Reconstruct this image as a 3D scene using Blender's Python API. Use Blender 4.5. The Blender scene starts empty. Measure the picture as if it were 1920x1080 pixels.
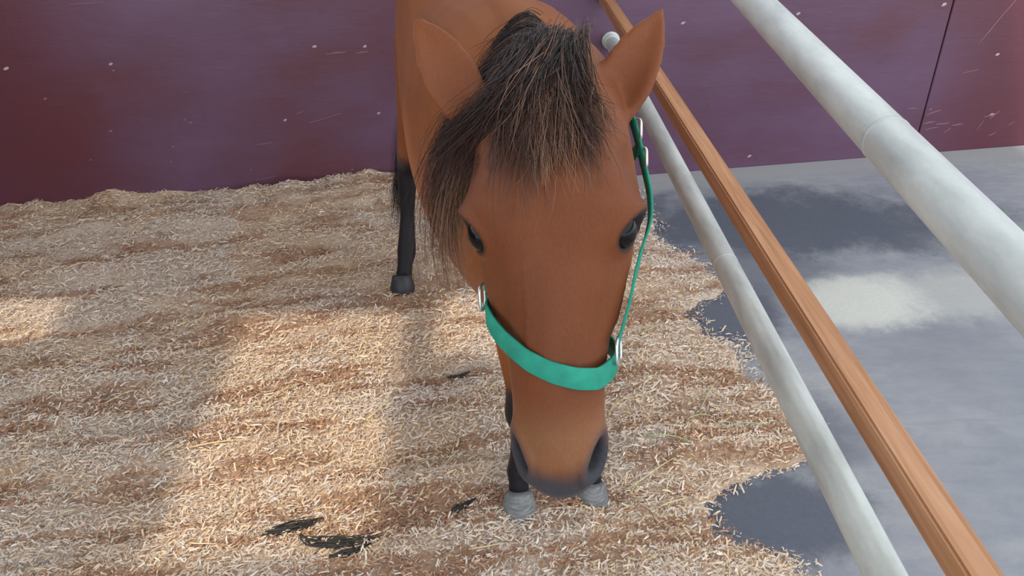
import bpy, bmesh, math, random
import numpy as np
from mathutils import Vector, Matrix

random.seed(7); rng = np.random.default_rng(7)
scene = bpy.context.scene
COL = scene.collection

# ------------------------------------------------------------------ camera
cam_d = bpy.data.cameras.new('camera'); cam = bpy.data.objects.new('camera', cam_d); COL.objects.link(cam)
cam_d.sensor_width = 36.0; cam_d.lens = 36.0 * 1500.0 / 1920.0; cam_d.clip_start = 0.02
PITCH, ROLL = math.radians(33.5), math.radians(2.0)
fw = Vector((0, math.cos(PITCH), -math.sin(PITCH))); r0 = Vector((1, 0, 0)); u0 = Vector((0, math.sin(PITCH), math.cos(PITCH)))
rt = r0 * math.cos(ROLL) - u0 * math.sin(ROLL); up = u0 * math.cos(ROLL) + r0 * math.sin(ROLL)
cam.matrix_world = Matrix(((rt.x, up.x, -fw.x, 0), (rt.y, up.y, -fw.y, 0), (rt.z, up.z, -fw.z, 1.7), (0, 0, 0, 1)))
scene.camera = cam

# ------------------------------------------------------------------ sky, sun, exposure
world = bpy.data.worlds.new('overcast_sky'); scene.world = world; world.use_nodes = True
bg = world.node_tree.nodes['Background']; bg.inputs[0].default_value = (0.90, 0.96, 1.0, 1); bg.inputs[1].default_value = 1.0
SUN_DIR = Vector((0.34, 0.42, -0.84)).normalized()          # the way the light travels
sd = bpy.data.lights.new('sun', 'SUN'); sd.energy = 1.1; sd.angle = math.radians(1.2); sd.color = (1.0, 0.86, 0.66)
sun = bpy.data.objects.new('sun', sd); COL.objects.link(sun); sun.rotation_euler = SUN_DIR.to_track_quat('-Z', 'Y').to_euler()
vs = scene.view_settings
vs.view_transform = 'Standard'; vs.look = 'None'; vs.gamma = 1.0; vs.exposure = 1.08; vs.use_curve_mapping = False

# ------------------------------------------------------------------ helpers
def lin(r, g, b):
    f = lambda c: (c / 255 / 12.92) if c / 255 <= 0.04045 else ((c / 255 + 0.055) / 1.055) ** 2.4
    return (f(r), f(g), f(b), 1.0)
def lin3(r, g, b): return np.array(lin(r, g, b)[:3])

def material(name):
    m = bpy.data.materials.new(name); m.use_nodes = True
    nt = m.node_tree; return m, nt, nt.nodes['Principled BSDF']
def node(nt, t, **kw):
    n = nt.nodes.new(t)
    for k, v in kw.items(): setattr(n, k, v)
    return n
def noise(nt, vec, scale, detail=4.0, rough=0.55, dist=0.0):
    n = node(nt, 'ShaderNodeTexNoise'); n.inputs['Scale'].default_value = scale; n.inputs['Detail'].default_value = detail
    n.inputs['Roughness'].default_value = rough; n.inputs['Distortion'].default_value = dist
    if vec is not None: nt.links.new(vec, n.inputs['Vector'])
    return n.outputs['Fac']
def ramp(nt, fac, stops):
    n = node(nt, 'ShaderNodeValToRGB'); e = n.color_ramp.elements
    while len(e) < len(stops): e.new(0.5)
    for el, (p, c) in zip(e, stops): el.position = p; el.color = c
    nt.links.new(fac, n.inputs['Fac']); return n.outputs['Color']
def mapping(nt, vec, scale=(1, 1, 1), rot=(0, 0, 0), loc=(0, 0, 0)):
    n = node(nt, 'ShaderNodeMapping'); n.inputs['Scale'].default_value = scale; n.inputs['Rotation'].default_value = rot; n.inputs['Location'].default_value = loc
    nt.links.new(vec, n.inputs['Vector']); return n.outputs['Vector']
def mix(nt, fac, a, b, blend='MIX'):
    n = node(nt, 'ShaderNodeMix', data_type='RGBA', blend_type=blend)
    for sock, v in ((n.inputs[0], fac), (n.inputs[6], a), (n.inputs[7], b)):
        if hasattr(v, 'links') or isinstance(v, bpy.types.NodeSocket): nt.links.new(v, sock)
        else: sock.default_value = v
    return n.outputs[2]
def mth(nt, op, a, b=0.0, clamp=False):
    n = node(nt, 'ShaderNodeMath', operation=op, use_clamp=clamp)
    for sock, v in ((n.inputs[0], a), (n.inputs[1], b)):
        if isinstance(v, bpy.types.NodeSocket): nt.links.new(v, sock)
        else: sock.default_value = v
    return n.outputs[0]
def smooth(nt, v, lo, hi):
    n = node(nt, 'ShaderNodeMapRange', interpolation_type='SMOOTHSTEP')
    n.inputs['From Min'].default_value = lo; n.inputs['From Max'].default_value = hi
    nt.links.new(v, n.inputs['Value']); return n.outputs['Result']
def bump(nt, bsdf, h, strength, dist):
    n = node(nt, 'ShaderNodeBump'); n.inputs['Strength'].default_value = strength; n.inputs['Distance'].default_value = dist
    nt.links.new(h, n.inputs['Height']); nt.links.new(n.outputs['Normal'], bsdf.inputs['Normal'])
def geo_pos(nt): return node(nt, 'ShaderNodeNewGeometry').outputs['Position']
def obj_co(nt): return node(nt, 'ShaderNodeTexCoord').outputs['Object']
def attr_col(nt, name): return node(nt, 'ShaderNodeAttribute', attribute_name=name).outputs['Color']

def link(name, me, mat, parent=None, sm=True):
    if mat is not None and len(me.materials) == 0: me.materials.append(mat)
    o = bpy.data.objects.new(name, me); COL.objects.link(o)
    if sm: me.polygons.foreach_set('use_smooth', np.ones(len(me.polygons), dtype=bool))
    if parent: o.parent = parent; o.matrix_parent_inverse = parent.matrix_world.inverted()
    return o
def empty(name, loc):
    o = bpy.data.objects.new(name, None); COL.objects.link(o); o.location = loc; o.empty_display_size = 0.1
    o.matrix_world = Matrix.Translation(loc); return o
def tag(o, label=None, cat=None, group=None, kind=None):
    if label: o['label'] = label
    if cat: o['category'] = cat
    if group: o['group'] = group
    if kind: o['kind'] = kind
    return o
def mesh_from(verts, faces, name='mesh'):
    me = bpy.data.meshes.new(name); me.from_pydata([tuple(v) for v in verts], [], [tuple(f) for f in faces]); me.update(); return me
def loft(rings, cap=True):
    """rings: list of (n,3) arrays -> closed tube verts, faces"""
    n = len(rings[0]); v = np.concatenate(rings); f = []
    for i in range(len(rings) - 1):
        for j in range(n):
            a = i * n + j; b = i * n + (j + 1) % n
            f.append((a, b, b + n, a + n))
    if cap:
        f.append(tuple(range(n - 1, -1, -1))); k = (len(rings) - 1) * n; f.append(tuple(range(k, k + n)))
    return v, f
def fix_normals(me):
    bm = bmesh.new(); bm.from_mesh(me); bmesh.ops.recalc_face_normals(bm, faces=bm.faces[:]); bm.to_mesh(me); bm.free()
def catmull(P, n):
    P = np.asarray(P, float); Q = np.vstack([2 * P[0] - P[1], P, 2 * P[-1] - P[-2]]); out = []
    m = len(P) - 1
    for t in np.linspace(0, m - 1e-6, n):
        i = int(t); u = t - i; a, b, c, d = Q[i:i + 4]
        out.append(0.5 * (2 * b + (c - a) * u + (2 * a - 5 * b + 4 * c - d) * u * u + (3 * b - a - 3 * c + d) * u ** 3))
    return np.array(out)
def tube(path, radii, seg=16):
    path = np.asarray(path, float); radii = np.broadcast_to(radii, (len(path),)); rings = []
    t = np.gradient(path, axis=0); t /= np.linalg.norm(t, axis=1)[:, None]
    ref = np.array([0, 0, 1.0]) if abs(t[0][2]) < 0.9 else np.array([1.0, 0, 0])
    for p, d, r in zip(path, t, radii):
        a = np.cross(d, ref); a /= np.linalg.norm(a); b = np.cross(a, d); ref = b
        ang = np.linspace(0, 2 * math.pi, seg, endpoint=False)
        rings.append(p + r * (np.cos(ang)[:, None] * a + np.sin(ang)[:, None] * b))
    return loft(rings)
def merge(parts):
    V = []; Fc = []; k = 0
    for v, f in parts:
        V.append(np.asarray(v)); Fc += [tuple(i + k for i in q) for q in f]; k += len(v)
    return np.concatenate(V), Fc
def boxm(c, s):
    c = np.array(c, float); s = np.array(s, float) / 2
    v = [c + s * np.array([x, y, z]) for x in (-1, 1) for y in (-1, 1) for z in (-1, 1)]
    return np.array(v), [(0, 1, 3, 2), (4, 6, 7, 5), (0, 4, 5, 1), (2, 3, 7, 6), (0, 2, 6, 4), (1, 5, 7, 3)]
_lat = {}
def vnoise(x, y, seed=0):
    if seed not in _lat: _lat[seed] = np.random.default_rng(100 + seed).random((256, 256))
    L = _lat[seed]; xi = np.floor(x).astype(int); yi = np.floor(y).astype(int); fx = x - xi; fy = y - yi
    fx = fx * fx * (3 - 2 * fx); fy = fy * fy * (3 - 2 * fy); g = lambda i, j: L[i % 256, j % 256]
    return (g(xi, yi) * (1 - fx) + g(xi + 1, yi) * fx) * (1 - fy) + (g(xi, yi + 1) * (1 - fx) + g(xi + 1, yi + 1) * fx) * fy
def fbm(x, y, oct=4, seed=0):
    s = 0; a = 0.5; t = 0
    for k in range(oct): s = s + a * vnoise(x * 2 ** k, y * 2 ** k, seed + k); t += a; a *= 0.5
    return s / t
def sstep(v, lo, hi):
    t = np.clip((v - lo) / (hi - lo), 0, 1); return t * t * (3 - 2 * t)

# ------------------------------------------------------------------ the setting
WALL_Y0, WALL_K = 3.455, 0.096                    # wall face: y = 3.455 + 0.096 x
wall_ang = math.atan(WALL_K)
def wall_y(x): return WALL_Y0 + WALL_K * x

# floor
m, nt, b = material('worn_concrete'); p = geo_pos(nt)
big = noise(nt, p, 1.6, 5, 0.6); fine = noise(nt, p, 60, 4, 0.7); mid = smooth(nt, noise(nt, mapping(nt, p, (4, 11, 4)), 2.0, 6, 0.7, 0.5), 0.3, 0.7)
base = ramp(nt, big, [(0.3, lin(128, 131, 139)), (0.5, lin(149, 151, 157)), (0.72, lin(172, 171, 170))])
base = mix(nt, mth(nt, 'MULTIPLY', mid, 0.55), base, lin(122, 126, 137))
sep = node(nt, 'ShaderNodeSeparateXYZ'); nt.links.new(p, sep.inputs[0]); X, Y = sep.outputs[0], sep.outputs[1]
wob = mth(nt, 'MULTIPLY', mth(nt, 'SUBTRACT', noise(nt, p, 4.0, 7, 0.72), 0.5), 1.7)
def blob(cx, cy, rx, ry, lo=1.35, hi=0.6):
    dx = mth(nt, 'DIVIDE', mth(nt, 'SUBTRACT', X, cx), rx); dy = mth(nt, 'DIVIDE', mth(nt, 'SUBTRACT', Y, cy), ry)
    d = mth(nt, 'SQRT', mth(nt, 'ADD', mth(nt, 'MULTIPLY', dx, dx), mth(nt, 'MULTIPLY', dy, dy)))
    return smooth(nt, mth(nt, 'ADD', d, wob), lo, hi)
darker = lin(68, 74, 90)  # colour of the darker, ragged-edged patches
for (cx, cy, rx, ry, k) in [(1.15, 3.02, 0.75, 0.30, 0.95), (1.75, 2.95, 0.45, 0.22, 0.7), (0.78, 2.36, 0.22, 0.20, 0.9), (0.68, 1.44, 0.26, 0.16, 0.95),
                            (0.85, 1.75, 0.16, 0.2, 0.6), (1.0, 2.62, 0.28, 0.2, 0.6)]:
    base = mix(nt, mth(nt, 'MULTIPLY', blob(cx, cy, rx, ry), k), base, darker)
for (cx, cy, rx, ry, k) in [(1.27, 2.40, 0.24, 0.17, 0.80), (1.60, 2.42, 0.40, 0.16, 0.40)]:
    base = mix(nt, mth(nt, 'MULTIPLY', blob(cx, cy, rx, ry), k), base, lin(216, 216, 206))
# clean dry strip along the foot of the wall
wl = mth(nt, 'SUBTRACT', mth(nt, 'ADD', mth(nt, 'MULTIPLY', X, WALL_K), WALL_Y0), Y)
base = mix(nt, mth(nt, 'MULTIPLY', smooth(nt, mth(nt, 'ADD', wl, mth(nt, 'MULTIPLY', wob, 0.08)), 0.22, 0.08), 0.8), base, lin(158, 157, 158))
base = mix(nt, mth(nt, 'MULTIPLY', fine, 0.35), base, lin(126, 128, 134))
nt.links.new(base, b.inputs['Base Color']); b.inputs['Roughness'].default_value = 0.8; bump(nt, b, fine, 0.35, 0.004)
v, f = boxm((0, 0.5, -0.05), (14, 14, 0.1)); floor = link('floor', mesh_from(v, f), m, sm=False); tag(floor, 'worn blue-grey concrete floor with darker patches', kind='structure')

# maroon wall of three painted sheets
m, nt, b = material('maroon_paint'); p = geo_pos(nt)
n1 = noise(nt, mapping(nt, p, (0.8, 0.8, 1.6)), 1.6, 4, 0.55); n2 = noise(nt, mapping(nt, p, (3, 3, 14), (0, 0.08, 0)), 2.2, 5, 0.65, 0.6)
n3 = noise(nt, p, 7, 5, 0.65)
c = ramp(nt, n1, [(0.32, lin(98, 56, 68)), (0.52, lin(100, 70, 94)), (0.7, lin(108, 80, 106))])
c = mix(nt, mth(nt, 'MULTIPLY', smooth(nt, n2, 0.55, 0.75), 0.35), c, lin(112, 84, 100))
c = mix(nt, mth(nt, 'MULTIPLY', smooth(nt, n3, 0.60, 0.78), 0.6), c, lin(84, 36, 44))
sep = node(nt, 'ShaderNodeSeparateXYZ'); nt.links.new(p, sep.inputs[0])
side = mth(nt, 'ADD', smooth(nt, sep.outputs[0], -1.35, -2.1), smooth(nt, sep.outputs[0], 1.85, 2.35), True)
c = mix(nt, mth(nt, 'MULTIPLY', side, 0.75), c, lin(92, 36, 42))      # redder colour towards both ends of the wall
nt.links.new(c, b.inputs['Base Color']); b.inputs['Roughness'].default_value = 0.42
bump(nt, b, n2, 0.15, 0.01); M_WALL = m
wall = empty('wall_back', (0, WALL_Y0, 0)); tag(wall, 'maroon painted plywood stall wall', kind='structure')
# seams at x = 2.017 and x = -0.20
for x0, x1 in ((-3.06, -0.204), (-0.199, 2.014), (2.020, 4.74)):
    bm = bmesh.new(); bmesh.ops.create_cube(bm, size=1)
    L = (x1 - x0) / math.cos(wall_ang)
    bmesh.ops.scale(bm, vec=(L, 0.02, 2.4), verts=bm.verts)
    bmesh.ops.bevel(bm, geom=bm.edges[:], offset=0.003, segments=1, affect='EDGES')
    me = bpy.data.meshes.new('panel'); bm.to_mesh(me); bm.free(); me.materials.append(M_WALL)
    o = bpy.data.objects.new('panel', me); COL.objects.link(o); xm = (x0 + x1) / 2
    o.rotation_euler = (0, 0, wall_ang); o.location = (xm, wall_y(xm) + 0.01, 1.2); o.parent = wall; o.matrix_parent_inverse = wall.matrix_world.inverted()
v, f = boxm((0, 0, 0), (7.4, 0.05, 2.4)); o = link('backing', mesh_from(v, f), M_WALL, sm=False)
o.rotation_euler = (0, 0, wall_ang); o.location = (1.06, wall_y(1.06) + 0.05, 1.2); o.parent = wall; o.matrix_parent_inverse = wall.matrix_world.inverted()
# unseen partition, added to cut the light coming from the side away from the rails
pl = empty('shade_partition', (-3.05, 0.6, 0)); tag(pl, 'unseen maroon plywood partition added to cut the light from the left', kind='structure')
for y0, y1 in ((-1.75, 0.69), (0.695, 3.13)):
    bm = bmesh.new(); bmesh.ops.create_cube(bm, size=1); bmesh.ops.scale(bm, vec=(0.02, y1 - y0, 1.4), verts=bm.verts); bmesh.ops.bevel(bm, geom=bm.edges[:], offset=0.003, segments=1, affect='EDGES')
    me = bpy.data.meshes.new('panel'); bm.to_mesh(me); bm.free(); o = link('panel', me, M_WALL, None, sm=False); o.location = (-3.05, (y0 + y1) / 2, 0.7); o.parent = pl; o.matrix_parent_inverse = pl.matrix_world.inverted()
# chipped paint and scratches on the wall (x, height, size mm) / (from, to, width mm)
m, nt, b = material('bare_chip'); b.inputs['Base Color'].default_value = lin(182, 166, 180); b.inputs['Roughness'].default_value = 0.7; M_CHIP = m
m, nt, b = material('pink_scratch'); b.inputs['Base Color'].default_value = lin(142, 100, 108); b.inputs['Roughness'].default_value = 0.8; M_SCR = m
FLECKS = [(-1.624,0.695,9), (-1.623,0.668,6), (-0.793,0.715,9), (-0.587,0.702,9), (-0.971,0.402,8), (-0.564,0.404,8), (-1.372,0.420,6), (-1.391,0.436,4), (-1.926,0.568,7), (-2.033,0.704,10), (-1.709,0.407,7), (-1.322,0.089,7), (-1.165,0.180,4), (-0.717,0.143,5), (0.784,0.717,10), (1.302,0.727,10), (1.974,0.727,11), (1.173,0.057,10), (2.305,0.480,12), (2.374,0.180,12), (-1.471,0.316,5), (-1.832,0.282,4), (-1.500,0.247,4), (2.063,0.050,9), (2.047,0.231,7)]
LINES = [((2.314,0.726),(2.194,0.542),5), ((-0.750,0.681),(-0.669,0.684),5), ((-0.626,0.677),(-0.576,0.678),4), ((-1.714,0.940),(-1.578,0.940),2), ((-1.273,0.066),(-1.054,0.079),3), ((-1.054,0.079),(-0.964,0.110),3), ((-1.436,0.080),(-1.349,0.097),2), ((-1.153,0.126),(-1.059,0.139),2), ((-0.870,0.382),(-0.726,0.416),2), ((-1.118,0.296),(-1.043,0.303),2), ((-0.918,0.426),(-0.891,0.436),3), ((2.027,0.205),(2.102,0.224),5), ((2.025,0.159),(2.083,0.168),6), ((2.096,0.151),(2.163,0.154),6), ((2.145,0.100),(2.179,0.125),5), ((2.181,0.139),(2.235,0.143),5), ((2.316,0.101),(2.341,0.155),3), ((2.337,0.169),(2.400,0.186),4), ((2.367,0.161),(2.410,0.196),5), ((2.388,0.067),(2.427,0.084),4), ((1.923,0.242),(1.982,0.244),4), ((2.058,0.037),(2.082,0.071),4), ((1.982,0.062),(2.000,0.078),4), ((2.158,0.401),(2.234,0.414),3), ((2.478,0.117),(2.505,0.134),3), ((2.048,0.127),(2.113,0.136),4)]
WT = np.array([math.cos(wall_ang), math.sin(wall_ang), 0]); WN = np.array([math.sin(wall_ang), -math.cos(wall_ang), 0]); WZ = np.array([0, 0, 1.0])
def wall_patch(name, poly, mat):
    """thin raised patch on the wall; poly = (x, z) outline"""
    n = len(poly); base_ = [np.array([x, wall_y(x), z]) for x, z in poly]
    v = [q - WN * 0.001 for q in base_] + [q + WN * 0.0015 for q in base_]
    f = [tuple(range(n, 2 * n)), tuple(range(n - 1, -1, -1))] + [(i, (i + 1) % n, n + (i + 1) % n, n + i) for i in range(n)]
    me = mesh_from(v, f); fix_normals(me); return link(name, me, mat, wall, sm=False)
for x, z, s in FLECKS:
    s = s * 0.00072; k = 7; a0 = 0.35
    pl = []
    for i in range(k):
        a = 2 * math.pi * i / k; rr = s * random.uniform(0.75, 1.25); dx, dz = 1.5 * rr * math.cos(a), 0.8 * rr * math.sin(a)
        pl.append((x + dx * math.cos(a0) - dz * math.sin(a0), z + dx * math.sin(a0) + dz * math.cos(a0)))
    wall_patch('paint_chip', pl, M_CHIP if s > 0.0055 else M_SCR)
for (x0, z0), (x1, z1), w in LINES:
    w = w * 0.001; L = math.hypot(x1 - x0, z1 - z0); dx, dz = (x1 - x0) / L, (z1 - z0) / L; n = 7; A = []; B = []
    for i in range(n):
        t = i / (n - 1); ww = w * 0.5 * (0.35 + random.uniform(0.4, 1.0) * math.sin(math.pi * min(max(t, 0.08), 0.92))); j = random.uniform(-0.4, 0.4) * w
        cx, cz = x0 + (x1 - x0) * t - dz * j, z0 + (z1 - z0) * t + dx * j
        A.append((cx - dz * ww, cz + dx * ww)); B.append((cx + dz * ww, cz - dx * ww))
    wall_patch('scratch', A + B[::-1], M_SCR)

# unseen sheet roof, added to block the sun; holes shaped to drop sun patches
m, nt, b = material('shade_roof_sheet'); p = geo_pos(nt)
c = ramp(nt, noise(nt, mapping(nt, p, (1, 8, 1)), 2, 4), [(0.3, lin(176, 174, 170)), (0.7, lin(205, 203, 198))]); nt.links.new(c, b.inputs['Base Color']); b.inputs['Roughness'].default_value = 0.6
RZ = 4.0
def to_roof(x, y, z=0.05):
    t = (RZ - z) / SUN_DIR.z; return x + SUN_DIR.x * t, y + SUN_DIR.y * t
HOLES = []
for (xa, xb, ya, yb) in [(-0.95, -0.37, 1.30, 2.35), (-0.25, 0.10, 2.08, 2.47), (-2.10, -1.62, 2.26, 2.52)]:
    (hx0, hy0), (hx1, hy1) = to_roof(xa, ya), to_roof(xb, yb); HOLES.append((hx0, hx1, hy0, hy1))
RX0, RX1, RY0, RY1 = -5.5, 0.95, -4.0, 3.2
xs = sorted({RX0, RX1, *[h[0] for h in HOLES], *[h[1] for h in HOLES]}); ys = sorted({RY0, RY1, *[h[2] for h in HOLES], *[h[3] for h in HOLES]})
parts = []
for i in range(len(xs) - 1):
    for j in range(len(ys) - 1):
        cx, cy = (xs[i] + xs[i + 1]) / 2, (ys[j] + ys[j + 1]) / 2
        if any(h[0] < cx < h[1] and h[2] < cy < h[3] for h in HOLES): continue
        parts.append(boxm((cx, cy, RZ), (xs[i + 1] - xs[i], ys[j + 1] - ys[j], 0.012)))
v, f = merge(parts); shade_roof_ob = link('shade_roof', mesh_from(v, f), m, sm=False); tag(shade_roof_ob, 'unseen pale sheet roof added to shade the stall, with holes shaped for sun patches', kind='structure')

# ------------------------------------------------------------------ shavings bed
EDGE = np.array([(0.50, 3.50), (0.55, 3.2), (0.573, 2.942), (0.716, 2.758), (0.78, 2.519), (0.625, 2.354), (0.694, 2.19), (0.758, 2.014), (0.815, 1.856), (0.845, 1.628), (0.674, 1.584), (0.60, 1.546), (0.483, 1.467), (0.488, 1.36), (0.66, 1.27), (0.70, 1.1), (0.60, 0.8), (0.65, 0.3), (0.6, -0.6)])[::-1]
def edge_x(y): return np.interp(y, EDGE[:, 1], EDGE[:, 0])
def bed_in(x, y):                                   # signed distance-like: >0 inside the bed
    return edge_x(y) + 0.16 * (fbm(x * 6 + 3, y * 6 + 9, 4, 40) - 0.5) - x
def ridge(x, y):
    a = -0.14; xr = x * math.cos(a) - y * math.sin(a); yr = x * math.sin(a) + y * math.cos(a)
    return 0.55 * fbm(xr * 1.7 + 11, yr * 6.5 + 5, 4, 50) + 0.55 * np.abs(2 * fbm(xr * 1.5 + 7, yr * 4.5 + 3, 3, 55) - 1) ** 0.7 + 0.04
def bed_h(x, y):
    d = wall_y(x) - y
    h = 0.048 + 0.100 * (ridge(x, y) - 0.45) + 0.020 * (fbm(x * 9, y * 9, 3, 60) - 0.5)
    h = h + 0.045 * sstep(0.45 - d, 0, 0.4) * sstep(-x, -0.5, 0.3) * (0.25 + 1.5 * fbm(x * 5.5, y * 0 + 2, 3, 70))
    e = sstep(bed_in(x, y), -0.03, 0.40)
    h = h * (0.25 + 0.75 * e)
    return np.where(bed_in(x, y) > -0.02, np.maximum(h, 0.006), -0.012)
def bed_colour(x, y):
    """litter tones: pale shavings, grey dusty ones, brown streaks painted as furrow shade, fresh yellow ones"""
    a = -0.16; xr = x * math.cos(a) - y * math.sin(a); yr = x * math.sin(a) + y * math.cos(a)
    streak = sstep(fbm(xr * 2.4 + 31, yr * 15 + 17, 4, 80), 0.58, 0.68)
    streak = np.maximum(streak, 0.9 * sstep(fbm(xr * 3.3 + 71, yr * 22 + 5, 3, 85), 0.62, 0.70))
    grey = sstep(fbm(x * 3.1, y * 3.7, 3, 90), 0.42, 0.62)
    return streak, grey
nx, ny = 230, 200; gx = np.linspace(-3.03, 1.0, nx); gy0 = np.linspace(0, 1, ny)
GX, T = np.meshgrid(gx, gy0, indexing='ij'); GY = -0.5 + T * (wall_y(GX) + 0.002 + 0.5)
H = bed_h(GX, GY); V = np.stack([GX, GY, H], -1).reshape(-1, 3)
keep = (bed_in(GX, GY) > -0.06)
fc = []
for i in range(nx - 1):
    for j in range(ny - 1):
        if keep[i, j] or keep[i + 1, j] or keep[i, j + 1] or keep[i + 1, j + 1]:
            a = i * ny + j; fc.append((a, a + ny, a + ny + 1, a + 1))
me = mesh_from(V, fc)
def set_colour(me, name, cols, domain='POINT'):
    at = me.color_attributes.new(name, 'FLOAT_COLOR', domain); c4 = np.ones((len(cols), 4), np.float32); c4[:, :3] = cols; at.data.foreach_set('color', c4.ravel())
PALE, GREY, BROWN_SHADE, FRESH = lin3(224, 199, 174), lin3(220, 207, 195), lin3(170, 128, 100), lin3(228, 200, 162)  # the brown paints furrow shade in the streaks, plus scattered brown flakes
st, gr = bed_colour(V[:, 0], V[:, 1])
cols = PALE * (1 - gr[:, None]) + GREY * gr[:, None]; cols = cols * (1 - 0.75 * st[:, None]) + BROWN_SHADE * 0.75 * st[:, None]
set_colour(me, 'litter', cols)
m, nt, b = material('litter_base'); p = geo_pos(nt); n1 = noise(nt, mapping(nt, p, (1, 1.6, 1), (0, 0, 0.5)), 130, 4, 0.7); n2 = noise(nt, p, 30, 4, 0.6)
c = mix(nt, smooth(nt, n1, 0.35, 0.7), attr_col(nt, 'litter'), lin(186, 156, 128)); nt.links.new(c, b.inputs['Base Color']); b.inputs['Roughness'].default_value = 0.9
bump(nt, b, n1, 0.9, 0.006)
bed = link('shavings_bed', me, m); tag(bed, 'deep bed of tan wood shavings and chopped straw covering the stall floor', 'bedding', kind='stuff')

def flakes(n, yr, xr, lo, hi, zoff=0.0):
    y = rng.uniform(*yr, n); x = rng.uniform(*xr, n); bi = bed_in(x, y)
    ok = (bi > -0.10 + 0.14 * rng.random(n)) & (y < wall_y(x) - 0.008) & (x > -1.05 * y - 0.25)      # thinner beyond the bed's edge
    x, y, bi = x[ok], y[ok], bi[ok]; n = len(x)
    z = np.maximum(bed_h(x, y), 0.001) + 0.002 + zoff * rng.random(n)
    L = np.exp(rng.normal(math.log(lo * 0.85), 0.55, n)); L = np.clip(L, 0.004, hi); W = np.minimum(L * rng.uniform(0.12, 0.32, n), 0.0045)
    a = rng.normal(0.45, 0.8, n); el = rng.normal(0, 0.28, n); roll = rng.normal(0, 0.45, n)
    d = np.stack([np.cos(a) * np.cos(el), np.sin(a) * np.cos(el), np.sin(el)], -1)
    s = np.stack([-np.sin(a) * np.cos(roll), np.cos(a) * np.cos(roll), np.sin(roll)], -1)
    c = np.stack([x, y, z], -1); hl = (L / 2)[:, None]; hw = (W / 2)[:, None]
    upv = np.cross(d, s); curl = (L * rng.uniform(-0.05, 0.22, n))[:, None]
    P = np.stack([c - d * hl - s * hw, c - d * hl + s * hw, c + s * hw + upv * curl, c + d * hl + s * hw * 0.8, c + d * hl - s * hw * 0.8, c - s * hw + upv * curl], 1)
    st, gr = bed_colour(x, y); r = rng.random((n, 1)); g = gr[:, None]
    col = np.where(r < 0.35 + 0.25 * (1 - g), PALE, GREY); r2 = rng.random((n, 1))
    col = np.where(r2 < 0.05 + 0.60 * st[:, None], BROWN_SHADE, col); col = np.where((r2 > 0.86) & (g < 0.7), FRESH, col); col = np.where(r2 > 0.988, lin3(232, 224, 212), col)
    col = np.clip(col * np.exp(rng.normal(0, 0.11, (n, 1))), 0, 0.85)
    return P.reshape(-1, 3), col
def flake_object(name, sets, mat, parent):
    V = np.concatenate([s[0] for s in sets]); C_ = np.concatenate([s[1] for s in sets]); n = len(C_)
    me = bpy.data.meshes.new(name); me.vertices.add(len(V)); me.vertices.foreach_set('co', V.astype(np.float32).ravel())
    k = np.arange(n)[:, None] * 6; loops = np.concatenate([k + np.array([0, 1, 2, 5]), k + np.array([5, 2, 3, 4])], 1).ravel()
    me.loops.add(len(loops)); me.loops.foreach_set('vertex_index', loops.astype(np.int32))
    me.polygons.add(2 * n); me.polygons.foreach_set('loop_start', np.arange(2 * n, dtype=np.int32) * 4); me.polygons.foreach_set('loop_total', np.full(2 * n, 4, np.int32))
    me.update(calc_edges=True); set_colour(me, 'litter', np.repeat(C_, 6, 0))
    return link(name, me, mat, parent, sm=False)
m, nt, b = material('shaving_flake'); nt.links.new(attr_col(nt, 'litter'), b.inputs['Base Color']); b.inputs['Roughness'].default_value = 0.75; M_FLAKE = m
fo = flake_object('wood_flakes', [flakes(260000, (1.05, 3.6), (-3.0, 1.0), 0.011, 0.030, 0.010), flakes(60000, (1.05, 2.2), (-1.9, 1.0), 0.011, 0.032, 0.012), flakes(16000, (-0.4, 1.05), (-1.6, 0.9), 0.014, 0.035, 0.008)], M_FLAKE, bed)
fo['kind'] = 'stuff'

# ------------------------------------------------------------------ rails beside the stall
def galv(name, c0, c1, c2):
    m, nt, b = material(name); p = obj_co(nt)
    n1 = noise(nt, mapping(nt, p, (6, 1.5, 6)), 3, 5, 0.6); n2 = noise(nt, p, 90, 3, 0.6)
    c = ramp(nt, n1, [(0.3, c0), (0.55, c1), (0.75, c2)]); c = mix(nt, mth(nt, 'MULTIPLY', n2, 0.3), c, c0)
    nt.links.new(c, b.inputs['Base Color']); b.inputs['Metallic'].default_value = 0.15; b.inputs['Roughness'].default_value = 0.45
    bump(nt, b, n2, 0.12, 0.002); return m
M_PIPE = galv('galvanised_steel', lin(168, 172, 170), lin(204, 210, 206), lin(224, 230, 226))
M_PIPE2 = galv('dull_galvanised_steel', lin(164, 168, 168), lin(198, 203, 202), lin(216, 221, 219))
def pipe(name, A, B, r, mat, joints, label):
    A, B = np.array(A, float), np.array(B, float); d = B - A; L = np.linalg.norm(d); d /= L
    root = empty(name, Vector(A)); tag(root, label, 'rail')
    ts = np.linspace(0, L, 80); v, f = tube([A + d * t for t in ts], r, 28); me = mesh_from(v, f); fix_normals(me); link('tube', me, mat, root)
    v, f = tube([A, A + d * 0.008, A + d * 0.0085, A + d * 0.012, A + d * 0.0121, A + d * 0.045, A + d * 0.047], [r * 1.35, r * 1.35, r * 1.3, r * 1.25, r * 1.16, r * 1.16, r * 1.02], 28)
    me = mesh_from(v, f); fix_normals(me); link('wall_flange', me, mat, root)
    for t in joints:
        q = A + d * t; v, f = tube([q - d * 0.004, q - d * 0.003, q + d * 0.003, q + d * 0.004], [r * 1.0, r * 1.02, r * 1.02, r * 1.0], 28); me = mesh_from(v, f); fix_normals(me); link('weld_seam', me, mat, root)
    return root
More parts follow.
